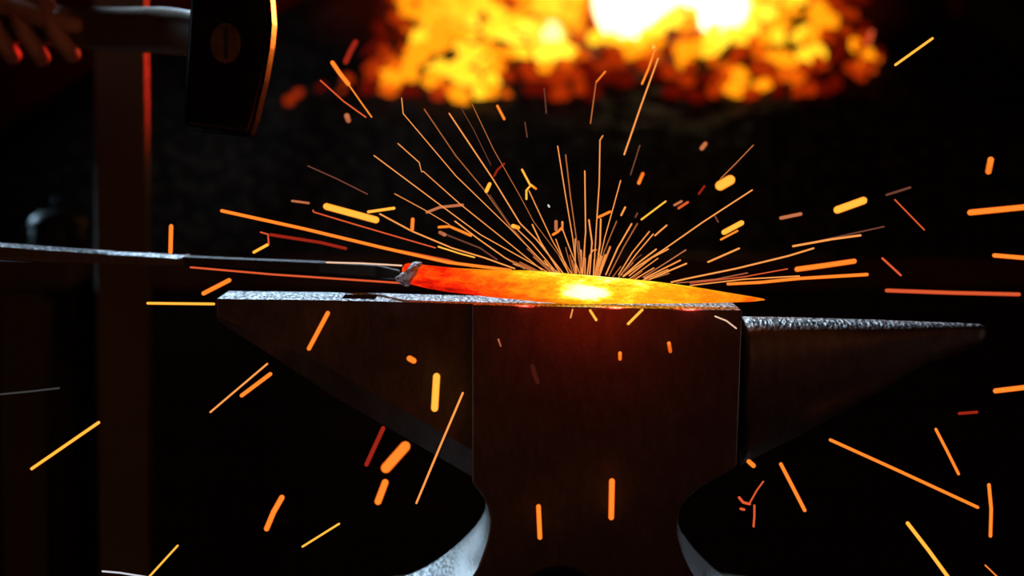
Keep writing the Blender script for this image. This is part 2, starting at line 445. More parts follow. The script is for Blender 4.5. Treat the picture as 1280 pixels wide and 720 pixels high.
# ------------------------------------------------------------------ hand, forearm and sleeve
def skin_obj(name, verts, edges, radii, m, parent, loc, sub=2, root=0):
    me = bpy.data.meshes.new(name); me.from_pydata([tuple(Vector(v)-loc) for v in verts], edges, []); me.update()
    o = link(name, me, m, parent)
    sk = o.modifiers.new('skin', 'SKIN'); sk.use_smooth_shade = True
    for v, r in zip(me.skin_vertices[0].data, radii): v.radius = (r, r)
    me.skin_vertices[0].data[root].use_root = True
    sb = o.modifiers.new('sub', 'SUBSURF'); sb.levels = sb.render_levels = sub
    bpy.context.view_layer.update()
    dg = bpy.context.evaluated_depsgraph_get()
    nm = bpy.data.meshes.new_from_object(o.evaluated_get(dg)); o.modifiers.clear(); o.data = nm
    if not nm.materials: nm.materials.append(m)
    for p in nm.polygons: p.use_smooth = True
    return o
hl = at(-20, 10, .5)
per = empty('person', hl, 'person in a dark sleeve, only the hand gripping the hammer handle in sight', 'person')
V, E, Ra = [], [], []
def chain(pts, root=None):
    last = root
    for (px, py, Y, r) in pts:
        V.append(at(px, py, Y)); Ra.append(r); i = len(V)-1
        if last is not None: E.append((last, i))
        last = i
    return last
# forearm, wrist and palm
w = chain([(-470, -150, .86, .046), (-330, -105, .74, .044), (-215, -70, .66, .034), (-165, -52, .62, .030)])
palm = chain([(-110, -34, .585, .034), (-50, -24, .55, .032)], w)
palm2 = chain([(5, -20, .515, .026)], palm)
# four fingers over the handle and under it, the index finger nearest the hammer head
def finger(dx, dY, s, root):
    a = [(38, -16, .475, .0135), (58, 4, .445, .0118), (66, 34, .430, .0112), (84, 60, .437, .0112), (94, 74, .455, .0098)]
    return chain([(px*1.0+dx, 30+(py-30)*s, Y+dY, r*s**.5) for px, py, Y, r in a], root)
finger(0, 0, 1, palm2); finger(-38, .032, 1.1, palm2); finger(-74, .064, 1.04, palm); finger(-106, .094, .9, palm)
# thumb lying along the handle
chain([(20, 8, .475, .0145), (55, 22, .440, .0130), (85, 30, .428, .0118), (108, 33, .425, .0102)], palm)
skin_obj('hand', V, E, Ra, SKIN, per, hl, 2, 2)
bm = bmesh.new()
sp = [at(-480, -154, .87), at(-400, -128, .80), at(-330, -105, .74), at(-250, -80, .68)]
sr = [.066, .064, .060, .054]
secs = []
path = catmull(sp, 4)
for k, p in enumerate(path):
    t = (path[min(k+1, len(path)-1)]-path[max(k-1, 0)]).normalized(); s = t.cross(Vector((0, 0, 1))).normalized(); u = s.cross(t)
    r = interp(list(enumerate(sr)), k/4)
    secs.append([p+(s*math.cos(2*PI*j/24)+u*math.sin(2*PI*j/24))*r*(1+.05*math.sin(k*2.1+j*.8)) for j in range(24)])
loft(bm, secs); shift(bm, hl)
link('sleeve', finish(bm, 'sleeve'), CLOTH, per)

# ------------------------------------------------------------------ posts, bench, tin
p0 = at(153, 200, .72)
hw = 35*mm(.72)
o = boxobj('wooden_post', POSTW, (p0.x-hw, p0.x+hw*.86, .72, .75, 0, 2.8), bev=.003)
tag(o, 'wide brown upright post behind the hammer handle, red glow on one edge', 'post')
p1 = at(1198, 60, 2.46)
bm = bmesh.new(); bmesh.ops.create_cone(bm, cap_ends=True, segments=20, radius1=7*mm(2.46), radius2=7*mm(2.46), depth=2.8, matrix=Matrix.Translation((0, 0, 1.4)))
tag(link('iron_pipe', finish(bm, 'pipe'), IRON, None, (p1.x, 2.46, 0)), 'thin upright iron pipe glowing dull red behind the coal heap', 'pipe')

bz = at(70, 312, 1.0).z
bx0, bx1 = at(-220, 312, 1.0).x, at(112, 312, 1.0).x
bench = empty('workbench', ((bx0+bx1)/2, 1.05, 0), 'dark wooden workbench in the gloom behind the steel bar', 'bench')
boxobj('bench_top', BENCHW, (bx0, bx1, .80, 1.10, bz-.04, bz), bench, .003)
for x in (bx0+.03, bx1-.09):
    for y in (.82, 1.02): boxobj('leg', BENCHW, (x, x+.06, y, y+.06, 0, bz-.04), bench, .003)
tp = at(73, 306, .98); tr = 35*mm(.98)
tin = empty('tin_pot', (tp.x, .98, bz), 'small dull grey lidded tin pot with a knob, beside the brown post', 'pot')
def lathe(prof, n=32):
    bm = bmesh.new()
    loft(bm, [[(r*math.cos(2*PI*j/n), r*math.sin(2*PI*j/n), z) for j in range(n)] for r, z in prof]); return bm
link('pot_body', finish(lathe([(tr*.93, 0), (tr, .004), (tr, .030), (tr*.98, .031)]), 'pot_body'), TIN, tin)
link('lid', finish(lathe([(tr*1.03, .031), (tr*1.04, .036), (tr*.95, .044), (tr*.7, .051), (tr*.3, .054), (.002, .055)]), 'lid'), TIN, tin)
link('knob', finish(lathe([(.004, .054), (.004, .060), (.007, .064), (.006, .069), (.001, .071)]), 'knob'), DARKSTEEL, tin)

# ------------------------------------------------------------------ forge hearth with the coal fire
hz = .835
hearth = empty('forge_hearth', (.15, 1.7, 0), 'low brick forge hearth carrying the coal heap and fire behind the anvil', 'forge')
HX0, HX1 = -1.02, 1.05
boxobj('brick_base', HEARTHB, (HX0, HX1, 1.14, 2.4, 0, hz-.05), hearth, .004)
boxobj('rim', IRON, (HX0-.02, HX1+.02, 1.12, 2.42, hz-.05, hz), hearth, .006)
# row of upright fire bricks on the rim at one end
for k in range(6):
    a = at(1050+k*36, 300, 1.16); ww = 14*mm(1.16)
    boxobj('fire_brick', HEARTHB, (a.x-ww, a.x+ww, 1.125, 1.16, hz, hz+.055+.008*(k % 2)), hearth, .003)

edge = [(-1.0, 0), (-.93, .25), (-.7, .62), (-.45, .8), (-.2, 1), (.45, 1), (.62, .93), (.78, .72), (.95, .35), (1.05, 0)]
prof = [(1.17, 0), (1.22, .05), (1.34, .19), (1.5, .30), (1.75, .42), (1.95, .45), (2.2, .3), (2.38, 0)]
def hzf(x, Y):
    v = Vector((x*5, Y*5, 1.3))
    b = interp(prof, Y)*interp(edge, x)
    return hz + b*(1+.18*noise.noise(v*.7)) + min(b*2, 1)*(.020*noise.noise(v*3)+.016*abs(noise.noise(v*7)))
bm = bmesh.new(); NX, NY = 230, 140; g = []
for i in range(NX+1):
    row = []
    for j in range(NY+1):
        x = lerp(-1.0, 1.03, i/NX); Y = lerp(1.165, 2.39, j/NY); row.append(bm.verts.new((x, Y, hzf(x, Y))))
    g.append(row)
for i in range(NX):
    for j in range(NY): bm.faces.new((g[i][j], g[i+1][j], g[i+1][j+1], g[i][j+1]))
def heap_mat():
    m, nt, out = newmat('coal_heap')
    b = N(nt, 'ShaderNodeBsdfPrincipled', i_Roughness=.7)
    tc = N(nt, 'ShaderNodeTexCoord'); vo = N(nt, 'ShaderNodeTexVoronoi', i_Scale=34)
    nt.links.new(tc.outputs['Object'], vo.inputs['Vector'])
    r = ramp(nt, [(0, (.055, .05, .048)), (.6, (.010, .009, .009))]); nt.links.new(vo.outputs['Distance'], r.inputs[0]); nt.links.new(r.outputs[0], b.inputs['Base Color'])
    bp = N(nt, 'ShaderNodeBump', i_Strength=1, i_Distance=.03, invert=True); nt.links.new(vo.outputs['Distance'], bp.inputs['Height']); nt.links.new(bp.outputs[0], b.inputs['Normal'])
    # buried embers: heat falls off around the heart of the fire
    sub = N(nt, 'ShaderNodeVectorMath', operation='SUBTRACT'); sub.inputs[1].default_value = (.15, 1.72, 1.22)
    nt.links.new(tc.outputs['Object'], sub.inputs[0])
    sc = N(nt, 'ShaderNodeVectorMath', operation='MULTIPLY'); sc.inputs[1].default_value = (2.1, 2.3, 4.6); nt.links.new(sub.outputs[0], sc.inputs[0])
    ln = N(nt, 'ShaderNodeVectorMath', operation='LENGTH'); nt.links.new(sc.outputs[0], ln.inputs[0])
    mr = N(nt, 'ShaderNodeMapRange', interpolation_type='SMOOTHSTEP'); mr.inputs[1].default_value = .45; mr.inputs[2].default_value = 1.1; mr.inputs[3].default_value = 1; mr.inputs[4].default_value = 0
    nt.links.new(ln.outputs['Value'], mr.inputs[0])
    no = N(nt, 'ShaderNodeTexNoise', i_Scale=16, i_Detail=4); nt.links.new(tc.outputs['Object'], no.inputs['Vector'])
    mu = N(nt, 'ShaderNodeMath', operation='MULTIPLY'); nt.links.new(mr.outputs[0], mu.inputs[0]); nt.links.new(no.outputs['Fac'], mu.inputs[1])
    cr = ramp(nt, [(0, (0, 0, 0)), (.2, (.02, .001, 0)), (.42, (.14, .005, .0005)), (.65, (.6, .04, .002))]); nt.links.new(mu.outputs[0], cr.inputs[0])
    nt.links.new(cr.outputs[0], b.inputs['Emission Color']); b.inputs['Emission Strength'].default_value = .8
    nt.links.new(b.outputs[0], out.inputs[0]); m.cycles.emission_sampling = 'NONE'; return m
tag(link('coal_heap', finish(bm, 'heap'), heap_mat()), 'broad heap of small black coal banked around the fire', 'coal', kind='stuff')

def raycast(px, py):
    d = FW + Vector(((px-640)/F, 0, 0)) + UP*((360-py)/F); C0 = Vector((0, CY, CZ)); Y = 1.18
    while Y < 2.0:
        p = C0+d*((Y-CY)/d.y)
        if hzf(p.x, Y) >= p.z: return p
        Y += .01
    return C0+d*((1.98-CY)/d.y)

MAP = ["02444555345664357777777665543220", # y 0-20   x from 460 in steps of 20
       "03345565556753377775347764354330",
       "11353355666753555533366435543222",
       "23345554355753135423553234554143",
       "34455555213422221225113433321133",
       "24223455412242111013234542432110",
       "00002432301021000000220201220000"]
MAP = [r.ljust(33, '0') for r in MAP]
def heat(px, py):
    gx = (px-470)/20; gy = (py-10)/20
    i = min(max(int(math.floor(gx)), 0), 31); j = min(max(int(math.floor(gy)), 0), 5)
    u = min(max(gx-i, 0), 1); v = min(max(gy-j, 0), 1)
    q = lambda a, b: int(MAP[b][a])
    return lerp(lerp(q(i, j), q(i+1, j), u), lerp(q(i, j+1), q(i+1, j+1), u), v)

HC = [(.01, .0004, 0), (.06, .002, 0), (.34, .008, .0006), (1.1, .085, .002), (1.5, .33, .004), (1.9, .92, .012), (2.2, 1.4, .07), (6, 4.6, 2.0)]
def coal_mat(k):
    m, nt, out = newmat('hot_coal_%s' % ['black', 'dull', 'red', 'orange', 'amber', 'yellow', 'bright', 'white'][k])
    tc = N(nt, 'ShaderNodeTexCoord'); no = N(nt, 'ShaderNodeTexNoise', i_Scale=34, i_Detail=5, i_Roughness=.65)
    oi = N(nt, 'ShaderNodeObjectInfo'); ad = N(nt, 'ShaderNodeVectorMath', operation='ADD')
    nt.links.new(tc.outputs['Object'], ad.inputs[0]); nt.links.new(oi.outputs['Location'], ad.inputs[1]); nt.links.new(ad.outputs[0], no.inputs['Vector'])
    lo = HC[max(k-1, 0)] if k < 4 else tuple((a+b)/2 for a, b in zip(HC[k], HC[k-1])); hi = tuple((a+b)/2 for a, b in zip(HC[k], HC[min(k+1, 6)])) if k < 6 else HC[k]
    r = N(nt, 'ShaderNodeMapRange'); r.inputs[1].default_value = .36; r.inputs[2].default_value = .62
    nt.links.new(no.outputs['Fac'], r.inputs[0])
    mx = N(nt, 'ShaderNodeMix', data_type='RGBA'); mx.inputs['A'].default_value = (*lo, 1); mx.inputs['B'].default_value = (*hi, 1)
    nt.links.new(r.outputs[0], mx.inputs['Factor'])
    e = N(nt, 'ShaderNodeEmission'); nt.links.new(mx.outputs['Result'], e.inputs[0])
    d = N(nt, 'ShaderNodeBsdfDiffuse'); d.inputs[0].default_value = (.02, .018, .018, 1)
    a = N(nt, 'ShaderNodeAddShader'); nt.links.new(e.outputs[0], a.inputs[0]); nt.links.new(d.outputs[0], a.inputs[1])
    nt.links.new(a.outputs[0], out.inputs[0])
    m.cycles.emission_sampling = 'FRONT' if k >= 6 else 'NONE'
    return m
CM = [coal_mat(k) for k in range(8)]
def lump(seed):
    bm = bmesh.new(); bmesh.ops.create_icosphere(bm, subdivisions=3, radius=1)
    for v in bm.verts:
        d = v.co.normalized()
        f = 1+.42*noise.noise(d*1.3+Vector((seed*7.1, 0, 0)))+.16*noise.noise(d*3.5+Vector((0, seed*3.3, 0)))
        v.co = Vector((d.x*1.05, d.y*.9, d.z*.85))*f
    return finish(bm, 'coal_lump')
base = [lump(s) for s in range(6)]
LM = {}
def lump_mesh(s, k):
    if (s, k) not in LM:
        me = base[s].copy(); me.materials.clear(); me.materials.append(CM[k]); LM[(s, k)] = me
    return LM[(s, k)]
CL = {1: 'dull dark red coal lump in the forge fire', 2: 'red-hot coal lump in the forge fire', 3: 'orange glowing coal lump in the forge fire',
      4: 'amber glowing coal lump in the forge fire', 5: 'yellow glowing coal lump in the forge fire', 6: 'bright yellow coal lump beside the white-hot heart of the fire',
      7: 'white-hot coal lump in the heart of the forge fire'}
count = 0
def coal(px, py, k, r, lab=None, grp=None, up=0):
    p = raycast(px, py); s = R.randrange(6)
    o = bpy.data.objects.new('hot_coal', lump_mesh(s, k)); col.objects.link(o)
    o.location = p+Vector((0, -r*.25, up)); o.rotation_euler = (R.uniform(0, 6), R.uniform(0, 6), R.uniform(0, 6)); o.scale = (r*R.uniform(.8, 1.2), r*R.uniform(.8, 1.15), r*R.uniform(.8, 1.1))
    tag(o, lab or CL[k], 'coal', grp or ['', 'dull coals of the fire', 'red coals of the fire', 'orange coals of the fire', 'amber coals of the fire', 'yellow coals of the fire', 'bright yellow coals of the fire', 'white-hot coals of the fire'][k])
rr = random.Random(3)
for py in range(-12, 126, 16):
    for px in range(462, 1104, 18):
        x = px+rr.uniform(-8, 8)+(9 if (py//16) % 2 else 0); y = min(py+rr.uniform(-6, 6), 120)
        h = heat(x, max(y, 2))
        k = int(round(h-(.6 if h < 3.3 else 0)+rr.uniform(-.25, .25)))
        if k < 1: continue
        k = min(k, 7)
        coal(x, y, k, rr.uniform(.012, .017)*(1.12 if k >= 4 else .95)*(1.1 if k == 7 else 1)); count += 1
# outlying embers
for px, py, k, r, lab in [(362, 127, 2, .0085, 'lone glowing ember on the grey coals near the hammer'), (374, 120, 2, .0095, 'larger ember beside the lone one on the grey coals'),
        (402, 112, 1, .009, 'dim red ember between the hammer and the fire'), (436, 102, 2, .009, 'orange ember just outside the fire, toward the hammer'), (428, 114, 2, .007, 'small red ember at the fire edge toward the hammer'),
        (1068, 60, 4, .012, 'amber coal at the far end of the fire near the pipe'), (1084, 70, 4, .012, 'last amber coal of the fire, nearest the pipe'), (1074, 82, 3, .009, 'small orange coal under the last amber coal'),
        (1096, 76, 3, .009, 'outermost orange coal on the slope toward the pipe'), (1089, 87, 3, .008, 'lowest orange coal on the slope toward the pipe'), (1035, 30, 3, .011, 'upright orange coal above the end of the fire')]:
    coal(px, py, k, r, lab, 'outlying embers around the fire')

# flames
def flame_mat(name, c, s, alpha):
    m, nt, out = newmat(name)
    lw = N(nt, 'ShaderNodeLayerWeight', i_Blend=.5); tc = N(nt, 'ShaderNodeTexCoord'); sp = N(nt, 'ShaderNodeSeparateXYZ')
    nt.links.new(tc.outputs['Generated'], sp.inputs[0])
    no = N(nt, 'ShaderNodeTexNoise', i_Scale=9, i_Detail=3); nt.links.new(tc.outputs['Object'], no.inputs['Vector'])
    inv = N(nt, 'ShaderNodeMath', operation='SUBTRACT'); inv.inputs[0].default_value = 1; nt.links.new(lw.outputs['Facing'], inv.inputs[1])
    pw = N(nt, 'ShaderNodeMath', operation='POWER'); pw.inputs[1].default_value = 1.6; nt.links.new(inv.outputs[0], pw.inputs[0])
    fz = N(nt, 'ShaderNodeMapRange'); fz.inputs[3].default_value = 1.1; fz.inputs[4].default_value = .15; nt.links.new(sp.outputs['Z'], fz.inputs[0])
    m1 = N(nt, 'ShaderNodeMath', operation='MULTIPLY'); nt.links.new(pw.outputs[0], m1.inputs[0]); nt.links.new(fz.outputs[0], m1.inputs[1])
    m2 = N(nt, 'ShaderNodeMath', operation='MULTIPLY', use_clamp=True); m2.inputs[1].default_value = alpha*2; nt.links.new(m1.outputs[0], m2.inputs[0])
    m3 = N(nt, 'ShaderNodeMath', operation='MULTIPLY'); nt.links.new(m2.outputs[0], m3.inputs[0]); nt.links.new(no.outputs['Fac'], m3.inputs[1])
    e = N(nt, 'ShaderNodeEmission'); e.inputs[0].default_value = (*c, 1); e.inputs[1].default_value = s
    t = N(nt, 'ShaderNodeBsdfTransparent'); mx = N(nt, 'ShaderNodeMixShader')
    nt.links.new(m3.outputs[0], mx.inputs[0]); nt.links.new(t.outputs[0], mx.inputs[1]); nt.links.new(e.outputs[0], mx.inputs[2])
    nt.links.new(mx.outputs[0], out.inputs[0]); m.cycles.emission_sampling = 'NONE'; return m
FLW = flame_mat('white_hot_flame', (1, .8, .4), 6, .9); FLY = flame_mat('yellow_flame', (1, .42, .01), 1.4, .5); FLO = flame_mat('orange_flame', (1, .16, .005), 1.0, .5)
for px, py, hpx, w, m, lab in [(795, 50, 190, 43, FLW, 'broad white flame at the heart of the fire'), (893, 46, 170, 34, FLW, 'white flame beside the broad white one, toward the pipe'),
        (690, 78, 200, 26, FLY, 'tall yellow flame standing over the pale coals'), (570, 45, 150, 40, FLY, 'wide yellow flame over the hammer side of the fire'),
        (940, 32, 120, 32, FLY, 'yellow flame over the pipe side of the fire')]:
    p = raycast(px, py)+Vector((0, .02, 0)); u = mm(p.y); bm = bmesh.new(); secs = []
    for k in range(15):
        t = k/14; r = w*u*(math.sin(PI*min(1, (t+.12)/1.12)**.7))**.8*(1-.35*t)+.001
        ox = .35*w*u*math.sin(t*5+px); secs.append([(ox+r*math.cos(2*PI*j/20), r*.5*math.sin(2*PI*j/20), t*hpx*u) for j in range(20)])
    loft(bm, secs)
    tag(link('flame', finish(bm, 'flame'), m, None, p), lab, 'flame', 'flames over the forge fire')

# ------------------------------------------------------------------ sparks
SM = {'P': emis('pale_spark', (.95, .62, .42), (.6, .2, .1)), 'Y': emis('yellow_spark', (1.15, .56, .06), (.9, .2, .01)),
      'O': emis('orange_spark', (1.05, .27, .025), (.65, .06, .004)), 'o': emis('fine_orange_spark', (1.0, .36, .085), (.6, .10, .015)),
      'q': emis('fine_dim_spark', (.50, .15, .04), (.3, .05, .01)),
      'R': emis('red_orange_spark', (.72, .10, .03), (.4, .03, .008)), 'D': emis('dim_spark', (.17, .055, .035), (.08, .02, .01)),
      'd': emis('dying_spark', (.055, .008, .005), (.03, .004, .003)), 'r': emis('dark_red_spark', (.32, .018, .008), (.15, .006, .002)),
      'W': emis('pale_white_spark', (.62, .62, .70), (.35, .35, .42)), 'K': emis('peach_spark', (.55, .17, .07), (.3, .06, .02)),
      'g': emis('grey_spark', (.05, .05, .05), (.03, .03, .03))}
def spark(label, pts, w, m, Y=None, name='spark', group='sparks flying from the struck blade', w1=None):
    """pts in picture pixels, w the width there; Y the depth at the two ends"""
    if Y is None:
        a = R.uniform(-.02, .07); Y = (a, a+R.uniform(-.03, .03))
    elif not isinstance(Y, tuple): Y = (Y, Y+R.uniform(-.02, .02))
    if w1 is None: w1 = w
    L = [0]
    for a, b in zip(pts, pts[1:]): L.append(L[-1]+math.dist(a, b))
    P = [at(p[0], p[1], lerp(Y[0], Y[1], l/L[-1])) for p, l in zip(pts, L)]
    rad = [lerp(w, w1, l/L[-1])/2*mm(Y[0]) for l in L]
    if len(P) == 2:
        P = [P[0].lerp(P[1], t) for t in (0, .5, 1)]; rad = [rad[0], (rad[0]+rad[1])/2, rad[1]]
    # keep the capsule ends inside the measured length
    d0 = (P[1]-P[0]).normalized(); d1 = (P[-2]-P[-1]).normalized()
    P[0] = P[0]+d0*min(rad[0], (P[1]-P[0]).length*.45); P[-1] = P[-1]+d1*min(rad[-1], (P[-2]-P[-1]).length*.45)
    bm = bmesh.new(); loft(bm, tube_sections(P, rad, 8 if max(w, w1) > 3 else 6))
    c = sum(P, Vector())/len(P); shift(bm, c)
    o = link(name, finish(bm, name), SM[m], None, c)
    return tag(o, label, 'ember' if name == 'ember' else 'spark', group)

# the fan rising from the struck spot (tip first, root on the blade)
FAN = [
 ('longest thin streak of the fan, its tip bent upward just below the fire', [(502,122),(504,142),(570,220),(636,284),(680,329),(702,343)], 1.6, 'o'),
 ('thin streak just inside the bent-tip one, starting under the fire edge', [(530,136),(570,195),(605,237),(640,286),(690,341)], 1.5, 'q'),
 ('thin bright-tipped streak below the middle of the yellow coals', [(561,141),(617,225),(650,279),(671,300),(706,344)], 2.2, 'o'),
 ('very fine streak crossing the red fork above the fan', [(590,130),(617,187),(650,245),(667,277),(718,345)], 1.2, 'q'),
 ('faint broken streak above the middle of the fan', [(577,136),(592,162),(614,207)], 1.2, 'D'),
 ('long fine streak starting lowest on the hammer side above the fat spark', [(467,194),(550,256),(600,293),(650,321),(690,343)], 1.8, 'o'),
 ('short streak beside the long one, joining it halfway', [(568,276),(597,298),(631,322),(656,336)], 2.2, 'o'),
 ('streak with a small kinked hook near its upper end', [(497,179),(524,203),(527,215),(529,214),(575,255),(630,299),(678,338)], 1.7, 'o'),
 ('fine pale streak crossing the curved red arc', [(493,242),(530,262),(562,281)], 1.4, 'o'),
 ('long golden streak running low over the blade from the short yellow dash', [(474,267),(515,289),(565,310),(605,322),(644,336)], 2.6, 'o'),
 ('short bright double streak just above the blade end', [(547,308),(575,317),(594,322)], 2.6, 'Y'),
 ('dim pinkish streak running below the fat yellow spark to the blade', [(391,262),(392,265),(442,280),(500,297),(545,310)], 2.4, 'R'),
 ('very long thick orange streak reaching far toward the hammer', [(275,263),(380,286),(480,310),(560,328),(640,338)], 5.5, 'O'),
 ('red streak doubling the lower side of the long thick one', [(500,313),(560,325),(592,334)], 2.4, 'R'),
 ('dim streak between the kinked one and the third thin streak', [(612,243),(637,280),(668,318),(695,343)], 1.3, 'D'),
 ('streak falling from the yellow squiggle to the blade', [(661,238),(675,268),(690,300),(716,345)], 1.6, 'o'),
 ('tall thin upright streak, first of the pair in the middle', [(697,182),(707,245),(716,298),(721,342)], 1.8, 'o'),
 ('second tall thin upright streak of the middle pair', [(707,193),(713,245),(720,295),(726,342)], 1.8, 'q'),
 ('straight upright streak right over the white-hot spot', [(731,213),(732,290),(728,345)], 2.2, 'o'),
 ('tallest upright streak, with a little bent tip', [(754,169),(750,175),(749,230),(746,275),(742,345)], 2.0, 'o'),
 ('streak leaning toward the pipe, crossing the small horizontal bar', [(776,225),(765,265),(756,297),(745,345)], 1.8, 'o'),
 ('fine streak beside the small horizontal bar', [(771,276),(763,295),(755,315),(748,345)], 1.6, 'q'),
 ('thick bright stub rising upright from the white-hot spot', [(726,312),(727,342)], 3.2, 'o'),
 ('leaning orange streak, the nearer of a close pair', [(790,279),(772,310),(757,344)], 2.6, 'o'),
 ('leaning streak tight behind the close pair', [(797,279),(780,308),(761,345)], 2.0, 'q'),
 ('bent streak topped by a thin flare near the middle', [(736,274),(740,303),(737,343)], 2.6, 'o'),
 ('looped little streak beside the bent flare', [(746,312),(741,313),(737,320),(734,344)], 2.2, 'o'),
 ('short leaning streak inside the close pair', [(763,308),(756,326),(749,345)], 3.0, 'o'),
 ('streak sloping up over the blade, first of two parallels', [(812,289),(790,316),(773,344)], 2.2, 'o'),
 ('streak sloping up over the blade, second of two parallels', [(817,292),(795,318),(776,344)], 2.0, 'o'),
 ('short sloping streak beneath the two parallels', [(821,311),(800,327),(778,346)], 2.6, 'o'),
 ('longest streak sloping toward the fat yellow spark', [(941,237),(878,278),(828,313),(800,331),(779,346)], 2.4, 'o'),
 ('red-brown streak sloping low over the blade', [(858,312),(830,330),(803,347)], 2.0, 'K'),
 ('low streak above the blade with a blunt end', [(851,325),(825,338),(805,348)], 2.6, 'o'),
 ('low streak above the blade with a bright swollen tip', [(859,329),(840,337),(810,350)], 2.8, 'o'),
 ('tiny dark streak under the parallels', [(802,318),(790,328),(778,342)], 1.5, 'D'),
 ('low streak fanning out to the far horn, topmost with a hooked tip', [(1018,310),(985,320),(919,336),(860,348),(838,353)], 3.0, 'o'),
 ('thin dim streak in the low bundle over the blade tip', [(985,336),(930,346),(862,354)], 2.0, 'R'),
 ('thin reddish streak second from the bottom of the low bundle', [(1000,345),(930,349),(862,357)], 2.2, 'o'),
 ('long orange bottom streak of the low bundle past the blade tip', [(1086,343),(1000,348),(950,353),(908,355)], 5.5, 'O'),
 ('short thin streak inside the low bundle', [(935,341),(895,349),(845,354)], 1.6, 'K'),
 ('forked little streak over the hot spot, the slanted arm', [(703,286),(712,310),(725,343)], 1.8, 'o'),
 ('fine streak rising to the small golden knot', [(665,280),(676,303),(702,344)], 2.2, 'o'),
 ('streak bending under the golden blob to the blade', [(647,287),(665,304),(697,342)], 1.8, 'o'),
 ('thin upright streak between the middle pair and the stub', [(719,298),(719,342)], 1.8, 'o'),
 ('thin curved streak under the long sloping one', [(836,311),(815,322),(786,345)], 2.4, 'o'),
]
for lab, pts, w, m in FAN:
    tipY = .04+R.uniform(-.05, .06)
    if w > 4: tipY = .0
    spark(lab, pts, w*.85, m, (tipY, .036), w1=w*.75)
# the mass of short sparks at the strike point
for k in range(34):
    a = R.uniform(-1.25, 1.2); x0 = 735+a*55+R.uniform(-6, 6); y0 = interp(bt, x0)+2
    ln = R.uniform(18, 58); x1 = x0+math.sin(a)*ln; y1 = y0-math.cos(a)*ln*(.9 if abs(a) < 1 else .75)
    spark('short fine spark among many massed just above the hottest spot', [(x1, y1), (x0, y0)], R.uniform(1.1, 2.0), R.choice('oooqqK'), (.036+R.uniform(-.03, .03), .036), group='short sparks massed at the strike point')

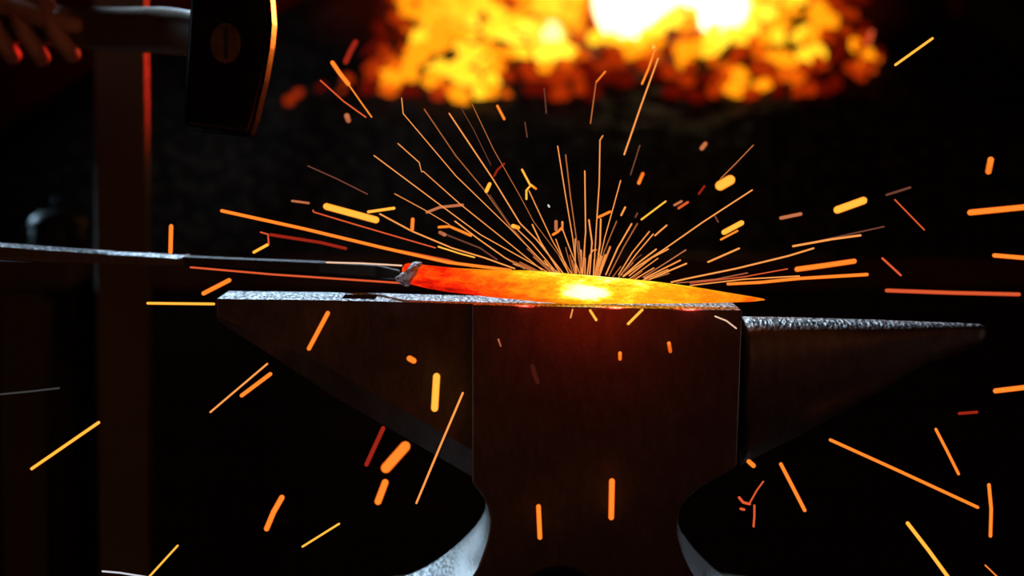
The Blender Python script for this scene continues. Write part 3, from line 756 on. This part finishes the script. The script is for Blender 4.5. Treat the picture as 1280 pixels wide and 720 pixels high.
FREE = [ # label, points, width, colour, depth
 ('fat yellow-orange slanting spark above the long thick streak', [(404,257),(474,276)], 9, 'Y', -.02),
 ('short yellow dash end to end with the fat slanting spark', [(459,265),(494,260)], 4, 'Y', .0),
 ('curved red-orange arc hanging behind the fan', [(532,266),(550,259),(580,256)], 3.6, 'K', .08),
 ('small upright orange spark below the curved arc', [(516,272),(515,289)], 5, 'O', .06),
 ('crooked orange spark over the blade end, upper of two', [(547,284),(562,283),(590,295)], 3.6, 'O', .06),
 ('blunt orange spark under the crooked one', [(549,290),(557,294)], 5, 'K', .06),
 ('dim trail behind the blunt orange spark', [(557,293),(600,310),(622,325)], 2, 'D', .08),
 ('small dim dash over the dim pinkish streak', [(364,251),(387,254)], 3, 'K', .1),
 ('dark thin streak high between hammer and fan', [(384,207),(420,223),(460,243)], 1.7, 'D', .05),
 ('pale white thin streak meeting the blade end', [(407,328),(450,329),(503,332)], 2.2, 'P', .06),
 ('long thin red streak under the steel bar to the blade end', [(237,334),(340,343),(504,354)], 2.8, 'R', .03),
 ('dim wavering red streak beneath the long thick one', [(336,293),(400,303),(434,311)], 4, 'r', .1),
 ('orange spark with tapering tail under the fire, leaning from the hammer', [(414,76),(425,92),(437,107)], 6, 'O', .10),
 ('thin tail line below the tapering orange spark', [(436,106),(450,126),(465,147)], 2.2, 'O', .07),
 ('thin red line meeting the tail below the fire', [(400,100),(430,127),(458,147)], 2.2, 'R', .07),
 ('blurred red spark between the hammer and the fire', [(446,50),(438,64),(431,80)], 7, 'r', .35),
 ('small peach blob under the tapering spark', [(433,143),(436,152)], 7, 'K', .2),
 ('short orange dash just under the fire', [(621,131),(631,150)], 3.4, 'O', .12),
 ('tiny faint upright dash below the fire', [(656,152),(659,172)], 1.5, 'D', .12),
 ('faint upright line hanging from the coals', [(680,110),(683,142)], 1.5, 'D', .12),
 ('tiny white point with a short tail over the fork', [(685,256),(687,259)], 2.6, 'W', .05),
 ('peach drop under the tiny white point', [(695,275),(695,289)], 4.5, 'K', .04),
 ('small orange fork arm beside the peach drop', [(690,294),(697,290),(703,284)], 3.4, 'O', .04),
 ('small upright tick above the fork arm', [(703,277),(703,288)], 3, 'o', .04),
 ('yellow looping squiggle over the fan', [(652,211),(662,230),(670,236),(664,231),(658,238),(658,250)], 3, 'Y', .03),
 ('red fork crossing the fan below the fire', [(617,221),(622,212),(631,204)], 2.8, 'r', .08),
 ('small yellow lozenge under the red fork', [(613,228),(607,241)], 5, 'Y', .05),
 ('golden knot on the streak over the blade', [(640,282),(649,285)], 5.5, 'Y', .03),
 ('small horizontal bar spark crossing the leaning streak', [(747,272),(764,264)], 3.6, 'O', .03),
 ('stalk under the small horizontal bar', [(751,273),(750,305),(744,345)], 2.2, 'o', .035),
 ('pale line slanting up into the coals, the longer', [(823,72),(802,130),(780,194)], 2.4, 'o', .1),
 ('pale line slanting up into the coals, the shorter', [(819,60),(811,85),(802,106)], 3.2, 'O', .1),
 ('bright point at the top of the slanting pale line', [(816,56),(819,64)], 5, 'Y', .12),
 ('bent thin spark under the middle of the fire', [(757,89),(745,103)], 2.8, 'O', .1),
 ('faint stem under the bent thin spark', [(745,103),(742,125),(738,155)], 1.6, 'q', .1),
 ('thin grey-pink dash below the slanting lines', [(800,181),(788,219)], 1.8, 'D', .08),
 ('small orange dash below the grey-pink one', [(804,216),(798,230)], 5, 'O', .14),
 ('small dim peach spark high over the fat yellow one', [(883,178),(876,187)], 6, 'K', .2),
 ('fine pale line behind the fat yellow spark', [(942,181),(920,204),(900,224)], 1.5, 'q', .08),
 ('fattest bright yellow spark over the blade tip', [(918,222),(895,235)], 13, 'Y', -.06),
 ('dark red tick beside the fattest yellow spark', [(881,232),(873,243)], 3, 'r', .1),
 ('first of two small dim dashes left of the yellow spark', [(853,251),(842,257)], 3.4, 'K', .08),
 ('second of two small dim dashes left of the yellow spark', [(861,252),(847,261)], 3.4, 'R', .08),
 ('bright yellow slanting spark below the fattest one', [(930,277),(902,292)], 7, 'Y', -.02),
 ('thin orange dash hugging the slanting yellow spark', [(923,288),(900,300)], 3, 'O', .03),
 ('thin dash above the blade tip', [(925,310),(884,328)], 2.6, 'o', .03),
 ('pale yellow dash high over the parallels', [(833,251),(801,275)], 2.6, 'Y', .05),
 ('short pale dash over the two parallels', [(834,281),(818,295)], 2.2, 'o', .05),
 ('little dash above the close pair', [(782,258),(776,270)], 2.6, 'o', .05),
 ('tiny dark tick above the close pair', [(797,266),(794,272)], 2.5, 'D', .05),
 ('thin pale streak over the far end of the low bundle', [(1077,294),(1040,299),(990,308)], 3, 'o', .03),
 ('dim streak above the thin pale one', [(1106,283),(1020,302)], 2, 'D', .06),
 ('thick orange dash in the low bundle', [(1071,326),(1030,332),(993,337)], 7, 'O', -.02),
 ('dim orange dash over the low bundle', [(1003,267),(974,273)], 4.6, 'K', .1),
 ('fat yellow dash over the far horn', [(1084,249),(1042,264)], 10, 'Y', -.04),
 ('dim dash beside the fat yellow one', [(1139,234),(1107,244)], 3, 'D', .1),
 ('thin pink line below the dim dash', [(1118,249),(1156,288)], 2, 'R', .06),
 ('yellow line high between the fire and the pipe', [(1167,47),(1118,82)], 3.4, 'Y', .05),
 ('short fat orange spark near the edge of the coal heap', [(1239,197),(1235,217)], 9, 'O', -.05),
 ('thick orange bar leaving the frame, uppermost', [(1300,257),(1209,266)], 8, 'O', -.03),
 ('orange bar leaving the frame, second from the top', [(1300,324),(1240,319)], 6, 'O', -.03),
 ('short pink tick above the far horn', [(1102,322),(1127,345)], 3, 'R', .05),
 ('long dull red streak over the horn tip', [(1106,363),(1190,366),(1276,368)], 5, 'R', .12),
 ('orange bar leaving the frame below the horn', [(1300,482),(1241,489)], 7, 'O', -.03),
 ('short dark red dash under the horn tip', [(1197,517),(1223,515)], 4, 'r', .05),
 ('slanting orange spark under the horn tip', [(1169,535),(1183,562),(1199,594)], 4, 'O', .03),
 ('upright orange spark by the frame edge under the horn', [(1236,604),(1239,636),(1238,672)], 5, 'O', .02),
 ('long peach streak falling below the horn', [(1036,549),(1120,587),(1224,635)], 4.4, 'O', .0),
 ('slanting orange spark beside the anvil waist', [(975,578),(989,605),(1007,640)], 5, 'O', .0),
 ('yellow-orange spark low at the bottom of the frame', [(1133,652),(1160,687),(1190,728)], 5, 'Y', .0),
 ('fine spark at the bottom corner under the horn', [(1231,706),(1254,728)], 2, 'O', .03),
 ('stubby orange spark at the corner of the anvil body', [(934,575),(944,584)], 6.5, 'O', -.03),
 ('thick upright orange spark before the anvil waist', [(765,598),(764,650)], 8, 'O', -.05),
 ('upright orange spark before the waist, nearer the heel side', [(673,630),(675,675)], 6.5, 'O', -.05),
 ('tiny upright spark on the anvil front, first of two', [(775,440),(775,450)], 5, 'O', -.04),
 ('tiny upright spark on the anvil front, nearer the horn', [(836,428),(838,440)], 5, 'O', -.04),
 ('slanting yellow spark just under the face edge', [(804,386),(784,406)], 3.6, 'Y', -.03),
 ('short yellow tick just under the hottest spot', [(737,387),(746,401)], 3.6, 'Y', -.03),
 ('faint tick under the face edge, beside the yellow tick', [(716,386),(713,398)], 2, 'o', -.03),
 ('fine curved pale line at the upper corner of the body', [(893,395),(908,401),(921,411)], 2, 'P', -.03),
 ('tiny spark near the upright edge of the body', [(623,424),(626,433)], 2.4, 'K', -.03),
 ('barely glowing red smear on the anvil front', [(665,455),(668,467),(673,480)], 6, 'd', -.12),
 ('fat upright yellow spark before the heel', [(546,466),(543,515)], 9.5, 'Y', -.05),
 ('round little ember before the heel', [(510,447),(519,452)], 8, 'O', -.05),
 ('long fine line falling from the heel to the waist', [(579,490),(550,558),(520,630)], 3, 'o', -.02),
 ('slanting orange spark under the hardy hole', [(411,389),(385,438)], 6, 'O', -.05),
 ('fine line under the heel, beside a short thick dash', [(335,454),(262,516)], 2.8, 'o', .0),
 ('short thick dash under the heel beside the fine line', [(340,466),(300,496)], 5.5, 'O', .0),
 ('slanting orange dash just off the heel tip', [(289,349),(252,368)], 6, 'O', .02),
 ('level pale yellow line touching the heel tip', [(183,379),(269,380)], 3.6, 'Y', .02),
 ('upright orange line standing over the steel bar', [(214,280),(213,318)], 6, 'O', .02),
 ('golden slanting line low beside the anvil', [(125,527),(38,587)], 4.2, 'Y', .0),
 ('thick curved orange spark far below the heel', [(354,619),(342,640),(332,664)], 7.5, 'O', -.03),
 ('pale yellow line far below the heel', [(425,654),(377,684)], 3, 'Y', .0),
 ('yellow line rising from the bottom edge of the frame', [(223,681),(180,728)], 3, 'Y', .0),
 ('white line at the bottom edge of the frame', [(127,714),(150,716),(200,724)], 2.6, 'W', .0),
 ('dark red spark behind the fattest spark under the heel', [(480,533),(457,583)], 6, 'r', -.05),
 ('fattest orange spark, under the heel edge', [(511,553),(478,590)], 14, 'O', -.09),
 ('thick orange spark hanging below the fattest one', [(483,599),(471,631)], 9.5, 'O', -.06),
 ('faint grey line in the dark beside the anvil', [(0,493),(40,489),(75,485)], 2.2, 'g', .1),
 ('tall yellow tick on the zigzag spark', [(336,305),(316,316)], 4, 'Y', .03),
 ('thin upper hook of the zigzag spark', [(325,290),(335,293),(336,306)], 2.4, 'R', .03),
 ('small brown tick beside the pipe-side streak', [(893,269),(898,278)], 2.4, 'D', .05),
]
for lab, pts, w, m, Y in FREE: spark(lab, pts, w, m, Y)
spark('blurred ember rising at the pipe end of the fire', [(1090,38),(1085,56)], 7, 'R', 1.1, 'ember', 'embers drifting over the fire')
# branching ember beside the waist
be = empty('branching_ember', at(937, 630, .0), 'crackling red ember with thin branching arms beside the anvil waist', 'ember', 'sparks flying from the struck blade')
for pts, w in (([(954,602),(946,613),(937,629)], 2.4), ([(924,622),(929,628),(937,630)], 3.8), ([(926,636),(930,637)], 3.6), ([(943,632),(943,645),(942,658)], 3)):
    P = [at(a, b, 0) for a, b in pts]
    if len(P) == 2: P = [P[0], P[0].lerp(P[1], .5), P[1]]
    bm = bmesh.new(); loft(bm, tube_sections(P, [w/2*mm(0)]*len(P), 7)); shift(bm, be.location)
    link('arm', finish(bm, 'arm'), SM['R'], be)

# ------------------------------------------------------------------ light
def lamp(name, kind, loc, energy, color, size=.1, aim=None, **k):
    l = bpy.data.lights.new(name, kind); l.energy = energy; l.color = color
    if kind == 'AREA': l.shape = 'SQUARE'; l.size = size
    else: l.shadow_soft_size = size
    for a, v in k.items(): setattr(l, a, v)
    o = bpy.data.objects.new(name, l); col.objects.link(o); o.location = loc
    if aim is not None: o.rotation_euler = (Vector(aim)-Vector(loc)).to_track_quat('-Z', 'Y').to_euler()
    return o
BLUE = (.58, .80, 1.0)
lamp('cold_top_light', 'SPOT', (-.45, 1.7, 2.35), 160, BLUE, .10, (-.04, .02, .85), spot_size=math.radians(29), spot_blend=.35)
lamp('cold_side_light', 'SPOT', (-1.5, 1.9, 1.35), 150, (.50, .78, 1.0), .06, (-.07, .08, .56), spot_size=math.radians(9), spot_blend=.4)
lamp('cold_far_light', 'SPOT', (1.9, 1.5, 1.3), 26, BLUE, .06, (.2, .08, .54), spot_size=math.radians(8), spot_blend=.4)  # added small spot that picks out the foot flare on the horn side
lamp('cold_hammer_light', 'SPOT', (-1.7, .55, 1.5), 10, BLUE, .05, (-.31, .13, 1.13), spot_size=math.radians(7), spot_blend=.5)  # extra narrow spot put in for the hammer's blue rim
lamp('cold_bar_light', 'SPOT', (-1.0, .9, 1.9), 45, BLUE, .05, (-.60, .18, .88), spot_size=math.radians(17), spot_blend=.5)  # added where the top spot falls short, brightens the bar
lamp('edge_light', 'SPOT', (-2.1, -.30, .80), 9, (1, .8, .75), .05, (-.05, 0, .76), spot_size=math.radians(16), spot_blend=.5)  # added grazing spot so the body's upright edge shows as a line
lamp('far_edge_light', 'SPOT', (2.1, -.30, .80), 9, (1, .75, .68), .05, (.2, 0, .76), spot_size=math.radians(9), spot_blend=.5)  # its added counterpart, grazing the edge on the horn side
lamp('cold_end_light', 'SPOT', (-.75, -.55, 1.5), 28, BLUE, .04, at(508, 342, .04), spot_size=math.radians(2.6), spot_blend=.6)  # added narrow spot that lifts only the scaled blade end
lamp('cold_heap_light', 'SPOT', (-.9, -.4, 2.5), 50, (.85, .95, 1), .3, at(395, 150, 1.35), spot_size=math.radians(14), spot_blend=1)  # added spot greying the coal heap near the hammer
fp = at(800, 30, 1.55)
lamp('fire_light', 'POINT', (fp.x, 1.75, fp.z+.10), 3, (1, .16, .03), .12)
lamp('fire_back_light', 'POINT', (-.35, 2.45, 1.15), 3.5, (1, .02, .005), .15)
lamp('fire_glow_light', 'SPOT', (fp.x-.2, 1.35, fp.z+.05), 45, (1, .09, .012), .1, (-.26, .15, 1.10), spot_size=math.radians(15), spot_blend=.6)
lamp('fire_side_light', 'SPOT', (fp.x-.2, 1.35, fp.z-.02), 80, (1, .012, .008), .1, (-.64, .44, 1.10), spot_size=math.radians(11.5), spot_blend=1)
lamp('blade_light', 'POINT', at(745, 364, -.085), .34, (1, .035, .003), .07)
lamp('warm_fill', 'AREA', (-.95, -.9, .12), 1.1, (1, .40, .13), .6, (-.2, 0, .7))
lamp('front_fill', 'AREA', (.3, -2.2, 2.3), 3.6, (1, .36, .16), 1.2, (0, 1.0, .9))  # added weak warm fill from the camera side, not a lamp of the room
lamp('blade_under_light', 'POINT', at(770, 377, .002), .13, (1, .07, .04), .004)
lamp('blade_tip_light', 'POINT', at(865, 378, .0), .10, (1, .07, .05), .004)
lamp('blade_end_light', 'POINT', at(655, 374, .0), .07, (1, .06, .04), .004)
w = bpy.data.worlds.new('world'); scene.world = w; w.use_nodes = True
w.node_tree.nodes['Background'].inputs[0].default_value = (.003, .0018, .0014, 1); w.node_tree.nodes['Background'].inputs[1].default_value = 1
print('coals', count)
